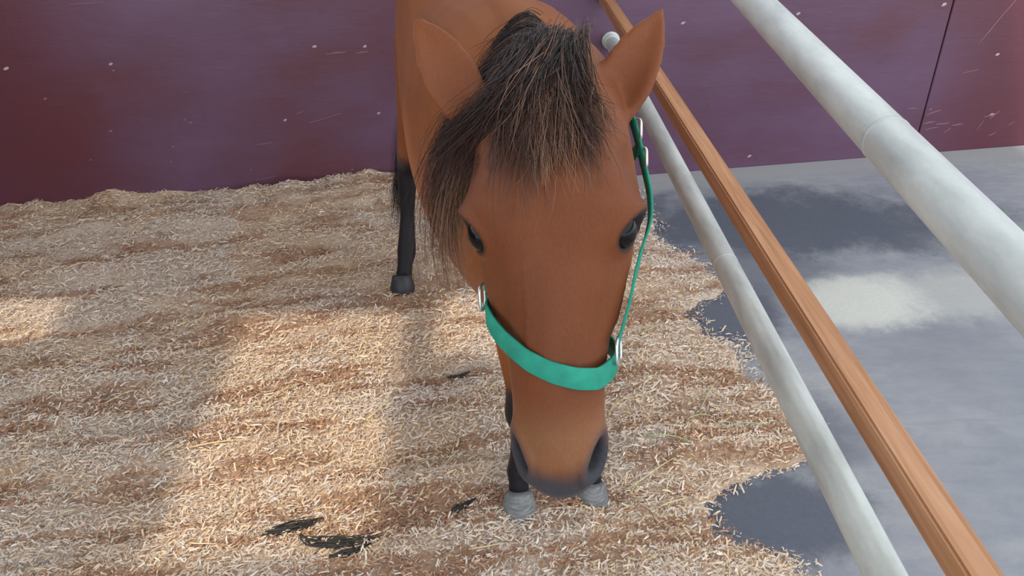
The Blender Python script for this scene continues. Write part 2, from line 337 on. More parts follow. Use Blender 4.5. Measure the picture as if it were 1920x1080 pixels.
pipe('pipe_rail', (0.468, 3.497, 0.662), (0.552, -0.70, 0.722), 0.029, M_PIPE, [1.9], 'slim lower galvanised steel pipe rail with a round wall flange, beside the wooden rail')
pipe('pipe_rail', (0.560, 3.506, 1.275), (0.445, -0.70, 1.275), 0.0315, M_PIPE2, [2.55], 'thick upper galvanised steel pipe rail running high above the wooden rail')
# wooden rail
m, nt, b = material('orange_pine'); p = obj_co(nt)
n1 = noise(nt, mapping(nt, p, (30, 1.2, 30)), 2.2, 5, 0.6, 0.8); n2 = noise(nt, mapping(nt, p, (6, 2, 6)), 2, 3)
c = ramp(nt, n1, [(0.28, lin(146, 98, 64)), (0.5, lin(178, 128, 92)), (0.75, lin(204, 160, 126))]); c = mix(nt, mth(nt, 'MULTIPLY', n2, 0.4), c, lin(176, 118, 72))
vo = node(nt, 'ShaderNodeTexVoronoi'); vo.inputs['Scale'].default_value = 1.0; nt.links.new(mapping(nt, p, (9, 2.2, 9)), vo.inputs['Vector'])
c = mix(nt, mth(nt, 'MULTIPLY', smooth(nt, vo.outputs['Distance'], 0.16, 0.08), 0.7), c, lin(112, 66, 36))
nt.links.new(c, b.inputs['Base Color']); b.inputs['Roughness'].default_value = 0.6; bump(nt, b, n1, 0.2, 0.003)
A, B = Vector((0.432, 3.493, 0.848)), Vector((0.610, -0.70, 0.848)); d = (B - A); L = d.length; d.normalize()
bm = bmesh.new(); bmesh.ops.create_cube(bm, size=1); bmesh.ops.scale(bm, vec=(0.045, L, 0.045), verts=bm.verts)
bmesh.ops.bevel(bm, geom=bm.edges[:], offset=0.004, segments=2, affect='EDGES'); me = bpy.data.meshes.new('wooden_rail'); bm.to_mesh(me); bm.free()
wr = link('wooden_rail', me, m, sm=False); wr.location = (A + B) / 2; wr.rotation_euler = (0, 0, math.atan2(-d.x, d.y) + math.pi); tag(wr, 'square orange-brown timber rail running between the two steel pipes', 'rail')

# ------------------------------------------------------------------ the horse
# head frame: u = across (towards the timber rail), s = down the face from the poll, n = out of the face
yaw = math.radians(8.5)
ES = np.array([0.012, -0.337, -0.9415]); ES /= np.linalg.norm(ES); EW0 = np.array([1.0, 0, 0.012]); EW0 -= ES * (EW0 @ ES); EW0 /= np.linalg.norm(EW0); EN0 = np.cross(ES, EW0); EN0 = EN0 if EN0[1] < 0 else -EN0
EN = EN0 * math.cos(yaw) - EW0 * math.sin(yaw); EW = EW0 * math.cos(yaw) + EN0 * math.sin(yaw)
HO = np.array([0.045, 0.884, 1.297]) - 0.10 * ES
def hp(u, s, n): return HO + u * EW + s * ES + n * EN
def to_head(P): D = P - HO; return D @ EW, D @ ES, D @ EN
#            s     halfw  front   widest  back   front-exponent
HEAD = np.array([
    (-0.050, 0.040, -0.165, -0.200, -0.240, 2.0),
    (-0.030, 0.062, -0.135, -0.190, -0.265, 2.0),
    (0.000, 0.080, -0.098, -0.160, -0.285, 2.1),
    (0.040, 0.090, -0.052, -0.125, -0.290, 2.2),
    (0.080, 0.101, -0.016, -0.095, -0.288, 2.4),
    (0.120, 0.108, 0.002, -0.080, -0.280, 2.5),
    (0.155, 0.113, 0.006, -0.076, -0.268, 2.45),
    (0.190, 0.110, 0.005, -0.074, -0.250, 2.3),
    (0.225, 0.098, 0.003, -0.078, -0.228, 2.1),
    (0.265, 0.0905, 0.002, -0.068, -0.198, 2.2),
    (0.300, 0.083, 0.001, -0.066, -0.172, 2.1),
    (0.345, 0.0715, 0.000, -0.064, -0.150, 2.0),
    (0.385, 0.0660, -0.001, -0.062, -0.138, 2.0),
    (0.430, 0.0630, -0.001, -0.060, -0.130, 2.0),
    (0.470, 0.0640, -0.001, -0.058, -0.128, 2.0),
    (0.500, 0.0640, -0.003, -0.058, -0.128, 2.0),
    (0.530, 0.0580, -0.010, -0.060, -0.126, 2.0),
    (0.555, 0.0460, -0.024, -0.064, -0.118, 2.0),
    (0.571, 0.0300, -0.042, -0.068, -0.105, 2.0),
    (0.579, 0.0120, -0.058, -0.072, -0.088, 2.0)])
def head_section(s):
    k = [np.interp(s, HEAD[:, 0], HEAD[:, i]) for i in range(1, 6)]; return k
def head_ring_pt(s, phi, off=0.0):
    w, fr, wd, bk, ex = head_section(s); c, sn = math.cos(phi), math.sin(phi)
    e = ex if c >= 0 else 2.0; h = (fr - wd) if c >= 0 else (wd - bk)
    r = (abs(c) ** e + abs(sn) ** e) ** (-1 / e)
    return (w * r * sn + off * sn), s, wd + (h * r * c) + off * c
def head_pt(s, phi, off=0.0): return hp(*head_ring_pt(s, phi, off))
body_parts = []
ss = np.concatenate([np.linspace(-0.05, 0.5, 44), np.linspace(0.51, 0.579, 12)])
body_parts.append(loft([np.array([head_pt(s, p) for p in np.linspace(0, 2 * math.pi, 40, endpoint=False)]) for s in ss]))

def ell_loft(rows, seg=32, nsub=6, lowexp=2.0):
    """rows: centre(3), half-width, half-height, axis direction across, up direction"""
    C_ = catmull([r[0] for r in rows], (len(rows) - 1) * nsub + 1); q = np.linspace(0, len(rows) - 1, len(C_)); ix = np.arange(len(rows))
    WH = catmull([(r[1], r[2]) for r in rows], len(C_)); W, Hh = WH[:, 0], WH[:, 1]
    across = np.array([np.interp(q, ix, [r[3][k] for r in rows]) for k in range(3)]).T; upd = np.array([np.interp(q, ix, [r[4][k] for r in rows]) for k in range(3)]).T
    rings = []
    a = np.linspace(0, 2 * math.pi, seg, endpoint=False)
    for c, w, h, ac, u in zip(C_, W, Hh, across, upd):
        ac = ac / np.linalg.norm(ac); u = u / np.linalg.norm(u)
        e = np.where(np.sin(a) < 0, 2.0 / lowexp, 2.0 / (1 + lowexp / 2)); pw = lambda q: np.sign(q) * np.abs(q) ** e
        rings.append(c + w * pw(np.cos(a))[:, None] * ac + h * pw(np.sin(a))[:, None] * u)
    return loft(rings)
# trunk: centre line swings from the chest (x 0.105) back to the croup (x -0.24)
def bx(y): return 0.100 - 0.250 * (y - 1.45)
AC = np.array([0.974, 0.23, 0.0]); ZUP = np.array([0, 0, 1.0])
TR = [(1.35, 0.05, 0.82, 0.96), (1.39, 0.11, 0.74, 1.02), (1.46, 0.165, 0.66, 1.10), (1.56, 0.195, 0.60, 1.19), (1.68, 0.212, 0.565, 1.255), (1.80, 0.222, 0.545, 1.265), (1.96, 0.228, 0.535, 1.24),
      (2.14, 0.218, 0.555, 1.22), (2.30, 0.200, 0.60, 1.225), (2.46, 0.175, 0.68, 1.24), (2.60, 0.155, 0.74, 1.21), (2.71, 0.115, 0.84, 1.10), (2.77, 0.05, 0.92, 1.02)]
body_parts.append(ell_loft([(np.array([bx(y), y, (a + b_) / 2]), w, (b_ - a) / 2, AC, ZUP) for y, w, a, b_ in TR], lowexp=2.6))
# withers ridge
body_parts.append(ell_loft([(np.array([bx(y), y, z]), w, h, AC, ZUP) for y, z, w, h in ((1.5, 1.14, 0.03, 0.05), (1.62, 1.19, 0.06, 0.07), (1.74, 1.21, 0.07, 0.075), (1.9, 1.19, 0.07, 0.07), (2.05, 1.15, 0.04, 0.05))]))
# neck
nb = np.array([1.0, 0.02, 0])
def nrow(x, y, z, w, h, tilt): return (np.array([x, y, z]), w, h, nb, np.array([0, -math.sin(math.radians(tilt)), math.cos(math.radians(tilt))]))
body_parts.append(ell_loft([nrow(0.050, 1.03, 1.265, 0.055, 0.075, 10), nrow(0.052, 1.09, 1.243, 0.070, 0.108, -5), nrow(0.058, 1.19, 1.205, 0.073, 0.128, -18), nrow(0.068, 1.31, 1.150, 0.092, 0.158, -30),
                            nrow(0.082, 1.43, 1.095, 0.120, 0.195, -36), nrow(0.090, 1.55, 1.03, 0.150, 0.23, -36), nrow(0.08, 1.68, 0.93, 0.14, 0.22, -30)]))
# legs: path + radius, hoof apart
def leg(pts, rad):
    n = len(pts) * 7; path = catmull(pts, n); r = np.interp(np.linspace(0, 1, n), np.linspace(0, 1, len(rad)), rad); return tube(path, r, 20)
LEGS = {
 'fore_r': ([(0.015, 1.60, 0.88), (-0.005, 1.55, 0.74), (0.005, 1.50, 0.58), (0.012, 1.475, 0.44), (0.012, 1.462, 0.365), (0.012, 1.470, 0.30), (0.003, 1.478, 0.20), (0.002, 1.478, 0.150), (0.0, 1.462, 0.115), (-0.001, 1.445, 0.048)],
            [0.10, 0.085, 0.052, 0.036, 0.042, 0.027, 0.024, 0.034, 0.026, 0.033]),
 'fore_l': ([(0.185, 1.62, 0.88), (0.195, 1.57, 0.74), (0.180, 1.53, 0.58), (0.170, 1.515, 0.44), (0.170, 1.505, 0.365), (0.175, 1.512, 0.30), (0.184, 1.522, 0.20), (0.193, 1.522, 0.150), (0.193, 1.506, 0.115), (0.193, 1.490, 0.048)],
            [0.10, 0.085, 0.052, 0.036, 0.042, 0.027, 0.024, 0.034, 0.026, 0.033]),
 'hind_r': ([(-0.225, 2.50, 0.98), (-0.250, 2.48, 0.84), (-0.290, 2.50, 0.70), (-0.330, 2.59, 0.58), (-0.356, 2.675, 0.485), (-0.372, 2.67, 0.40), (-0.382, 2.648, 0.28), (-0.392, 2.60, 0.165), (-0.400, 2.565, 0.12), (-0.410, 2.530, 0.048)],
            [0.115, 0.098, 0.070, 0.052, 0.046, 0.034, 0.027, 0.036, 0.028, 0.034]),
 'hind_l': ([(-0.130, 2.56, 0.98), (-0.085, 2.56, 0.84), (-0.065, 2.59, 0.70), (-0.062, 2.68, 0.58), (-0.062, 2.76, 0.485), (-0.062, 2.755, 0.40), (-0.062, 2.73, 0.28), (-0.062, 2.715, 0.165), (-0.062, 2.695, 0.12), (-0.062, 2.675, 0.048)],
            [0.115, 0.098, 0.070, 0.052, 0.046, 0.034, 0.027, 0.036, 0.028, 0.034])}
for pts, rad in LEGS.values(): body_parts.append(leg(pts, rad))
# ears: a crescent section swept from base to tip
def ear(base, tip, open_dir, wmax, seg=12):
    base, tip = np.array(base), np.array(tip); ax = tip - base; L = np.linalg.norm(ax); ax /= L
    o = np.array(open_dir, float); o -= ax * (o @ ax); o /= np.linalg.norm(o); sd_ = np.cross(ax, o); rings = []
    for t in np.linspace(0, 1, 22):
        w = wmax * np.interp(t, [0, 0.12, 0.35, 0.6, 0.8, 0.93, 1], [0.72, 0.88, 1.0, 0.84, 0.54, 0.26, 0.08])
        dep = w * np.interp(t, [0, 0.3, 1], [1.0, 0.8, 0.55]); dent = np.interp(t, [0, 0.1, 0.25, 0.8, 1], [0.0, 0.1, 0.50, 0.40, 0.0])
        c = base + ax * L * t + o * (0.010 * math.sin(math.pi * t)) + sd_ * 0
        a = np.linspace(0, math.pi, seg); back = [(w * math.cos(x), -dep * math.sin(x)) for x in a]
        wi = max(w - 0.011, w * 0.3); fr = [(wi * math.cos(x), 0.004 - (dep * dent * 0.72 + 0.004) * math.sin(x)) for x in a[::-1][1:-1]]
        rings.append(np.array([c + sd_ * p + o * q for p, q in back + fr]))
    return loft(rings)
body_parts.append(ear((0.131, 1.005, 1.300), (0.214, 1.076, 1.423), (-0.25, -0.9, 0.35), 0.040))
body_parts.append(ear((-0.046, 1.020, 1.308), (-0.118, 1.098, 1.418), (0.10, -0.9, 0.40), 0.040))

V, Fc = merge(body_parts); me = mesh_from(V, Fc); fix_normals(me)
tmp = bpy.data.objects.new('tmp_horse', me); COL.objects.link(tmp)
md = tmp.modifiers.new('remesh', 'REMESH'); md.mode = 'VOXEL'; md.voxel_size = 0.0045; md.adaptivity = 0.0
md = tmp.modifiers.new('smooth', 'SMOOTH'); md.factor = 0.5; md.iterations = 12
dg = bpy.context.evaluated_depsgraph_get(); hm = bpy.data.meshes.new_from_object(tmp.evaluated_get(dg)); hm.name = 'horse_body'
bpy.data.objects.remove(tmp)
nv = len(hm.vertices); co = np.empty(nv * 3, np.float32); hm.vertices.foreach_get('co', co); co = co.reshape(-1, 3).astype(float)
no = np.empty(nv * 3, np.float32); hm.vertices.foreach_get('normal', no); no = no.reshape(-1, 3).astype(float)
u, s, n = to_head(co); disp = np.zeros(nv); au = np.abs(u)
inhead = (s > -0.02) & (s < 0.6) & (n > -0.32) & (au < 0.16) & (co[:, 1] < 1.12)
EYE = (0.1005, 0.194, -0.044)
def gsn(ds, dn, rs, rn): return np.exp(-(ds / rs) ** 2 - (dn / rn) ** 2)
side_m = inhead & (au > 0.06)
# brow ridge, eye socket and lids
disp += side_m * 0.007 * gsn(s - 0.166, n + 0.040, 0.018, 0.026)
rr = np.sqrt(((s - EYE[1]) / 1.25) ** 2 + (n - EYE[2]) ** 2)
disp += side_m * (-0.010 * np.exp(-(rr / 0.014) ** 2) + 0.0055 * np.exp(-((rr - 0.0225) / 0.006) ** 2) * (1 + 0.5 * sstep(0.194 - s, -0.01, 0.02)))
disp += side_m * -0.011 * gsn(s - 0.110, n + 0.055, 0.022, 0.022)            # hollow above the eye
# face crest below the eye and the hollow in front of it
crest_n = -0.060 - 0.05 * (s - 0.23)
disp += side_m * 0.005 * np.exp(-((n - crest_n) / 0.010) ** 2) * sstep(s, 0.215, 0.24) * (1 - sstep(s, 0.31, 0.35))
disp += (inhead & (au > 0.035)) * -0.010 * gsn(s - 0.300, n + 0.026, 0.075, 0.018)
disp += inhead * sstep(n, -0.05, -0.02) * (0.005 * gsn(s - 0.10, au - 0.03, 0.05, 0.022) - 0.004 * gsn(s - 0.20, u, 0.05, 0.03) + 0.004 * gsn(s - 0.33, u, 0.10, 0.018))   # forehead bulges, dish, nasal bone
# nostrils
ns = np.sqrt(((s - 0.500 - 0.35 * (n + 0.033)) / 0.023) ** 2 + ((n + 0.033) / 0.012) ** 2)
nm = inhead & (au > 0.03)
disp += nm * (0.006 * np.exp(-((ns - 1.5) / 0.55) ** 2) - 0.020 * np.exp(-(ns / 0.95) ** 2))
disp += inhead * -0.004 * np.exp(-((s - 0.552 + 0.25 * (n + 0.09)) / 0.005) ** 2) * sstep(-n, 0.055, 0.075)   # mouth line
disp += inhead * -0.0035 * np.exp(-(u / 0.014) ** 2) * sstep(s, 0.50, 0.52) * (1 - sstep(s, 0.545, 0.56))       # groove of the upper lip
co = co + no * disp[:, None]; hm.vertices.foreach_set('co', co.astype(np.float32).ravel()); hm.update()
# coat: bay with black points and a dark grey muzzle
BAY, RED, BLACK, MUZ = lin3(130, 72, 32), lin3(104, 56, 33), lin3(28, 25, 30), lin3(60, 59, 66)
wob1 = fbm(co[:, 0] * 14 + co[:, 2] * 9, co[:, 1] * 14 + co[:, 2] * 11, 3, 120) - 0.5
facem = inhead * sstep(n, -0.12, -0.05)
earm = (co[:, 1] > 0.96) * (co[:, 1] < 1.12) * sstep(np.abs(co[:, 0] - 0.049), 0.06, 0.085) * sstep(co[:, 2], 1.27, 1.32); colr = BAY * (1 - 0.75 * facem[:, None]) + RED * 0.75 * facem[:, None]; colr = colr * (1 - earm[:, None]) + lin3(124, 70, 42) * earm[:, None]
tanm = inhead * sstep(s, 0.40, 0.47) * (1 - sstep(s, 0.5, 0.54)); colr = colr * (1 - 0.55 * tanm[:, None]) + lin3(142, 100, 68) * 0.55 * tanm[:, None]
mz = np.maximum(sstep(s + 0.03 * wob1 + 0.035 * (au / 0.05) ** 2 * 0.6, 0.508, 0.545), sstep(2.1 - ns, 0.0, 1.0) * nm) * inhead * sstep(s, 0.42, 0.46)
colr = colr * (1 - mz[:, None]) + MUZ * mz[:, None]
nin = nm * sstep(1.25 - ns, 0, 0.4); colr = colr * (1 - nin[:, None]) + lin3(14, 13, 18) * nin[:, None]
eyl = side_m * sstep(0.026 - rr, 0, 0.006); colr = colr * (1 - eyl[:, None]) + lin3(30, 24, 26) * eyl[:, None]
hind = co[:, 1] > 2.2; lim = np.where(hind, 0.55, 0.46)
lb = (1 - inhead) * sstep(lim + 0.10 * wob1 - co[:, 2], -0.03, 0.06); colr = colr * (1 - lb[:, None]) + BLACK * lb[:, None]
set_colour(hm, 'coat', colr)
m, nt, b = material('bay_coat'); p = geo_pos(nt)
hn = noise(nt, mapping(nt, p, (160, 160, 26)), 3.0, 3, 0.6); big = noise(nt, p, 9, 4, 0.6)
c = attr_col(nt, 'coat'); c = mix(nt, mth(nt, 'MULTIPLY', smooth(nt, big, 0.45, 0.75), 0.35), c, lin(120, 68, 40), 'MIX') if False else c
v1 = node(nt, 'ShaderNodeHueSaturation'); nt.links.new(c, v1.inputs['Color']); nt.links.new(mth(nt, 'ADD', mth(nt, 'MULTIPLY', big, 0.5), 0.75), v1.inputs['Value']); c = v1.outputs[0]
v2 = node(nt, 'ShaderNodeHueSaturation'); nt.links.new(c, v2.inputs['Color']); nt.links.new(mth(nt, 'ADD', mth(nt, 'MULTIPLY', hn, 0.5), 0.75), v2.inputs['Value']); c = v2.outputs[0]
nt.links.new(c, b.inputs['Base Color']); b.inputs['Roughness'].default_value = 0.55; b.inputs['Specular IOR Level'].default_value = 0.25
b.inputs['Sheen Weight'].default_value = 0.04; b.inputs['Sheen Roughness'].default_value = 0.4
bump(nt, b, hn, 0.25, 0.002); M_COAT = m
horse = empty('horse', (bx(2.0), 2.0, 0.0)); tag(horse, 'bay horse with black lower legs and dark forelock lowering its head', 'horse')
link('body', hm, M_COAT, horse)
# eyes
m, nt, b = material('dark_eye'); b.inputs['Base Color'].default_value = lin(18, 14, 16); b.inputs['Roughness'].default_value = 0.12; b.inputs['Specular IOR Level'].default_value = 0.25; M_EYE = m
for sg in (-1, 1):
    bm = bmesh.new(); bmesh.ops.create_uvsphere(bm, u_segments=24, v_segments=16, radius=0.0215); e = bpy.data.meshes.new('eye'); bm.to_mesh(e); bm.free()
    c = Vector(hp(sg * (EYE[0] - 0.0095), EYE[1], EYE[2]))
    for vv in e.vertices: vv.co = c + Vector(EW) * vv.co.x * 0.85 + Vector(ES) * vv.co.y * 1.15 + Vector(EN) * vv.co.z * 0.95
    fix_normals(e); link('eye', e, M_EYE, horse)
# hooves
m, nt, b = material('hoof_horn'); p = geo_pos(nt); n1 = noise(nt, mapping(nt, p, (1, 1, 6)), 40, 3)
c = ramp(nt, n1, [(0.3, lin(88, 90, 94)), (0.7, lin(138, 140, 140))]); nt.links.new(c, b.inputs['Base Color']); b.inputs['Roughness'].default_value = 0.55; M_HOOF = m
m, nt, b = material('black_hoof_horn'); b.inputs['Base Color'].default_value = lin(46, 46, 52); b.inputs['Roughness'].default_value = 0.5; M_HOOF2 = m
for key, (pts, rad) in LEGS.items():
    x, y, z = pts[-1]; gz = float(bed_h(np.array([x]), np.array([y]))[0]) - 0.012
    rings = []
    for zz, r, oy in ((0.092, 0.030, -0.002), (0.088, 0.036, -0.003), (0.07, 0.0385, -0.008), (0.04, 0.043, -0.015), (0.012, 0.047, -0.021), (0.0, 0.046, -0.022)):
        zz = gz + zz * 0.58; a = np.linspace(0, 2 * math.pi, 24, endpoint=False)
        rings.append(np.stack([x + r * np.cos(a), y + oy + r * 1.08 * np.sin(a) * np.where(np.sin(a) > 0, 0.82, 1.0), np.full(24, zz) - 0.016 * (np.sin(a) > -2) * (np.sin(a)) * (1 if zz > gz + 0.02 else 0)], -1))
    v, f = loft(rings); me = mesh_from(v, f); fix_normals(me); link('hoof', me, M_HOOF if key.startswith('fore') else M_HOOF2, horse)

# ---- hair: real strands
def strand_mesh(name, guides, mat, parent, pts=12):
    """guides: (control points, strands, root spread, tip spread, radius, root colour, tip colour, wave)"""
    VV = []; CC = []
    for ctrl, cnt, rs, ts, rad, c0, c1, wave in guides:
        ctrl = np.asarray(ctrl, float); G_ = catmull(ctrl, pts); t = np.linspace(0, 1, pts)[:, None]
        for _ in range(cnt):
            o0 = rng.normal(0, 1, 3) * rs; o1 = rng.normal(0, 1, 3) * ts; ph = rng.uniform(0, 6.28, 3); fq = rng.uniform(4, 9)
            cut = rng.uniform(0.72, 1.0); Gs = np.stack([np.interp(np.linspace(0, cut, pts), np.linspace(0, 1, pts), G_[:, k]) for k in range(3)], 1)
            q = Gs + o0 * (1 - t) + o1 * t ** 1.3 + wave * t * np.sin(fq * t + ph)
            d = np.gradient(q, axis=0); d /= np.linalg.norm(d, axis=1)[:, None] + 1e-9
            ref = np.array([0.3, 0.9, 0.3]); a = np.cross(d, ref); a /= np.linalg.norm(a, axis=1)[:, None] + 1e-9; b_ = np.cross(d, a)
            r = rad * rng.uniform(0.7, 1.3) * (1 - 0.8 * t ** 2)
            VV.append(np.stack([q + a * r, q + (-0.5 * a + 0.866 * b_) * r, q + (-0.5 * a - 0.866 * b_) * r], 1).reshape(-1, 3))
            mixf = np.clip(t * rng.uniform(0.6, 1.3) + rng.normal(0, 0.15), 0, 1); cc = (np.array(c0) * (1 - mixf) + np.array(c1) * mixf) * math.exp(rng.normal(0, 0.22))
            CC.append(np.repeat(cc, 3, 0))
    n = len(VV); VV = np.concatenate(VV); CC = np.concatenate(CC)
    me = bpy.data.meshes.new(name); me.vertices.add(len(VV)); me.vertices.foreach_set('co', VV.astype(np.float32).ravel())
    base_ = []
    for i in range(pts - 1):
        for j in range(3): a = i * 3 + j; b_ = i * 3 + (j + 1) % 3; base_.append((a, b_, b_ + 3, a + 3))
    base_ = np.array(base_); loops = (np.arange(n)[:, None, None] * pts * 3 + base_[None]).ravel(); nf = n * len(base_)
    me.loops.add(len(loops)); me.loops.foreach_set('vertex_index', loops.astype(np.int32)); me.polygons.add(nf)
    me.polygons.foreach_set('loop_start', np.arange(nf, dtype=np.int32) * 4); me.polygons.foreach_set('loop_total', np.full(nf, 4, np.int32)); me.update(calc_edges=True)
    set_colour(me, 'hair', np.clip(CC, 0, 1)); return link(name, me, mat, parent)
m, nt, b = material('horse_hair'); nt.links.new(attr_col(nt, 'hair'), b.inputs['Base Color']); b.inputs['Roughness'].default_value = 0.45; b.inputs['Specular IOR Level'].default_value = 0.4; M_HAIR = m
DK, BR, LB = lin3(40, 30, 32), lin3(86, 58, 48), lin3(160, 120, 96)
def face_n(s): return np.interp(s, HEAD[:, 0], HEAD[:, 2])
G1 = []
# forelock: from between the ears, the larger half swept away from the rails, the rest straight down the forehead
def fpt(u_, s_, lift):
    w_, fr_, wd_, bk_, ex_ = head_section(s_); q_ = min(abs(u_) / w_, 1.0); drop = (fr_ - wd_) * (1 - (1 - q_ ** ex_) ** (1 / ex_)); return hp(u_, s_, fr_ - drop + lift)
for i in range(30):                                # straight part
    t = i / 29; u0_ = -0.035 + 0.075 * t + random.uniform(-0.008, 0.008); end_u = -0.045 + 0.125 * t + random.uniform(-0.02, 0.02); end_s = 0.148 - 0.050 * t + random.uniform(-0.055, 0.03)
    sd0 = -0.035 + random.uniform(-0.025, 0.015)
    pts_ = [hp(u0_, sd0, face_n(sd0) - 0.006), hp(u0_ * 0.9, sd0 + 0.015, face_n(sd0 + 0.015) + 0.016), fpt((u0_ * 0.7 + end_u * 0.3), 0.03, 0.016), fpt((u0_ * 0.3 + end_u * 0.7), 0.03 + (end_s - 0.03) * 0.55, 0.012), fpt(end_u, end_s, 0.006)]
    G1.append((pts_, 62, 0.007, random.choice((0.008, 0.012, 0.018)), 0.0005, *random.choice(((DK, DK), (DK, BR), (DK, BR), (BR, LB), (DK, LB))), 0.009))
for i in range(34):                                # swept part
    t = i / 33; u0_ = -0.035 + 0.05 * t + random.uniform(-0.008, 0.008); end_u = -0.150 + 0.10 * t + random.uniform(-0.02, 0.02); end_s = 0.155 - 0.03 * t + random.uniform(-0.05, 0.03)
    sd0 = -0.03 + random.uniform(-0.025, 0.015); k = min(end_u + 0.085, 0.0)
    pts_ = [hp(u0_, sd0, face_n(sd0) - 0.006), hp(u0_ - 0.008, sd0 + 0.015, face_n(sd0 + 0.015) + 0.020), fpt(u0_ * 0.45 + max(end_u, -0.1) * 0.55, 0.035, 0.024), hp(end_u * 0.92, 0.035 + (end_s - 0.035) * 0.5, -0.045 - 0.6 * abs(end_u) + 0.02), hp(end_u, end_s, -0.040 - 0.55 * abs(end_u))]
    G1.append((pts_, 75, 0.007, random.choice((0.009, 0.014, 0.020)), 0.0005, *random.choice(((DK, DK), (DK, DK), (DK, BR), (DK, BR), (BR, LB) if t > 0.45 else (DK, BR))), 0.010))
strand_mesh('forelock', G1, M_HAIR, horse)
G2 = []
# mane: along the crest, falling on the side away from the rails
for i in range(46):
    t = i / 45; y = 1.035 + 0.58 * t ** 1.15; x = 0.049 + 0.02 * t; z = float(np.interp(y, [1.03, 1.09, 1.19, 1.31, 1.43, 1.55, 1.70], [1.335, 1.350, 1.328, 1.290, 1.252, 1.245, 1.28])) - 0.006
    ln = 0.33 * (1 - 0.66 * t ** 0.8) * random.uniform(0.8, 1.1); off = 0.085 + 0.050 * (1 - t) ** 2 + random.uniform(-0.015, 0.015); fwd = 0.03 * (1 - t)
    pts_ = [(x, y, z), (x - 0.025, y - 0.006, z + 0.020), (x - off * 0.75, y - fwd * 0.4, z - ln * 0.16), (x - off - 0.020 * (1 - t), y - fwd * 0.8, z - ln * 0.55), (x - off - 0.012 * (1 - t), y - fwd, z - ln)]
    G2.append((pts_, 120, 0.008, random.choice((0.010, 0.016)), 0.0006, *random.choice(((DK, DK), (DK, BR), (DK, BR), (BR, LB))), 0.008))
strand_mesh('mane', G2, M_HAIR, horse)
G3 = []
for i in range(14):
    a = i / 13; pts_ = [(bx(2.76) + 0.01, 2.765, 1.04), (bx(2.78) - 0.005, 2.82, 1.00), (-0.31, 2.84, 0.80), (-0.385, 2.80, 0.52), (-0.435 - 0.02 * a + random.uniform(-0.012, 0.012), 2.72, 0.16 + 0.07 * a)]
    G3.append((pts_, 60, 0.008, 0.014, 0.0008, lin3(24, 20, 24), lin3(30, 26, 30), 0.006))
strand_mesh('tail', G3, M_HAIR, horse)

# ------------------------------------------------------------------ halter
m, nt, b = material('teal_webbing'); p = geo_pos(nt); n1 = noise(nt, p, 350, 2); n2 = noise(nt, p, 40, 3)
c = ramp(nt, n2, [(0.3, lin(18, 128, 106)), (0.7, lin(26, 150, 126))]); nt.links.new(c, b.inputs['Base Color']); b.inputs['Roughness'].default_value = 0.7; bump(nt, b, n1, 0.3, 0.002); M_WEB = m
m, nt, b = material('plated_hardware'); b.inputs['Base Color'].default_value = lin(214, 214, 212); b.inputs['Metallic'].default_value = 0.85; b.inputs['Roughness'].default_value = 0.3; M_HW = m
halter = empty('halter', Vector(hp(0, 0.35, 0.0))); tag(halter, "teal green webbing halter worn on the horse's head", 'halter')
def ribbon(name, rows, closed=False):
    """rows: (centre, width direction, outward direction, width)"""
    rings = []
    for c, wd, od, w in rows:
        c, wd, od = np.array(c), np.array(wd), np.array(od); wd = wd / np.linalg.norm(wd); od = od / np.linalg.norm(od); h = 0.0018
        rings.append(np.array([c + wd * a * w / 2 + od * o * h for a, o in ((-1, -1), (-1, 0.6), (-0.92, 1), (0.92, 1), (1, 0.6), (1, -1))]))
    if closed:
        n = 6; V_ = np.concatenate(rings); R_ = len(rings); f = [((i * n + j), (i * n + (j + 1) % n), ((i + 1) % R_) * n + (j + 1) % n, ((i + 1) % R_) * n + j) for i in range(R_) for j in range(n)]; v = V_
    else: v, f = loft(rings)
    me = mesh_from(v, f); fix_normals(me); return link(name, me, M_WEB, halter)
def band_s(phi):                                   # where the noseband lies: high on the mane side, sagging over the nose
    d = math.degrees(phi) % 360; return float(np.interp(d, [0, 25, 50, 80, 100, 140, 180, 220, 262, 285, 310, 335, 360], [0.368, 0.378, 0.384, 0.376, 0.370, 0.365, 0.350, 0.330, 0.304, 0.309, 0.332, 0.353, 0.368]))
def band_off(phi):
    d = math.degrees(phi) % 360; return float(np.interp(d, [0, 45, 80, 100, 180, 255, 275, 315, 360], [0.005, 0.008, 0.012, 0.012, 0.012, 0.012, 0.012, 0.008, 0.005]))
rows = []
for ph in np.linspace(0, 2 * math.pi, 96, endpoint=False):
    s_ = band_s(ph); c = head_pt(s_, ph, band_off(ph)); od = head_pt(s_, ph, 0.03) - head_pt(s_, ph, 0.0); rows.append((c, ES, od, 0.030))
ribbon('noseband', rows, True)
def on_head(s, phi_deg, off): ph = math.radians(phi_deg); return head_pt(s, ph, off), head_pt(s, ph, off + 0.02) - head_pt(s, ph, off)
def strap(name, keys, w=0.022):
    K = np.array(keys); tt = np.linspace(0, 1, 40); q = np.linspace(0, 1, len(K)); P_ = []; O_ = []
    for t in tt:
        c, o = on_head(*[float(np.interp(t, q, K[:, k])) for k in range(3)]); P_.append(c); O_.append(o / np.linalg.norm(o))
    P_ = np.array(P_); 
    for _ in range(3): P_[1:-1] = 0.25 * P_[:-2] + 0.5 * P_[1:-1] + 0.25 * P_[2:]
    T_ = np.gradient(P_, axis=0); return ribbon(name, [(P_[i], np.cross(T_[i], O_[i]), O_[i], w) for i in range(len(P_))])
strap('cheek_strap', [(0.350, 84, 0.012), (0.30, 86, 0.014), (0.26, 88, 0.014), (0.20, 98, 0.020), (0.14, 102, 0.014), (0.09, 104, 0.012), (0.045, 104, 0.010)])
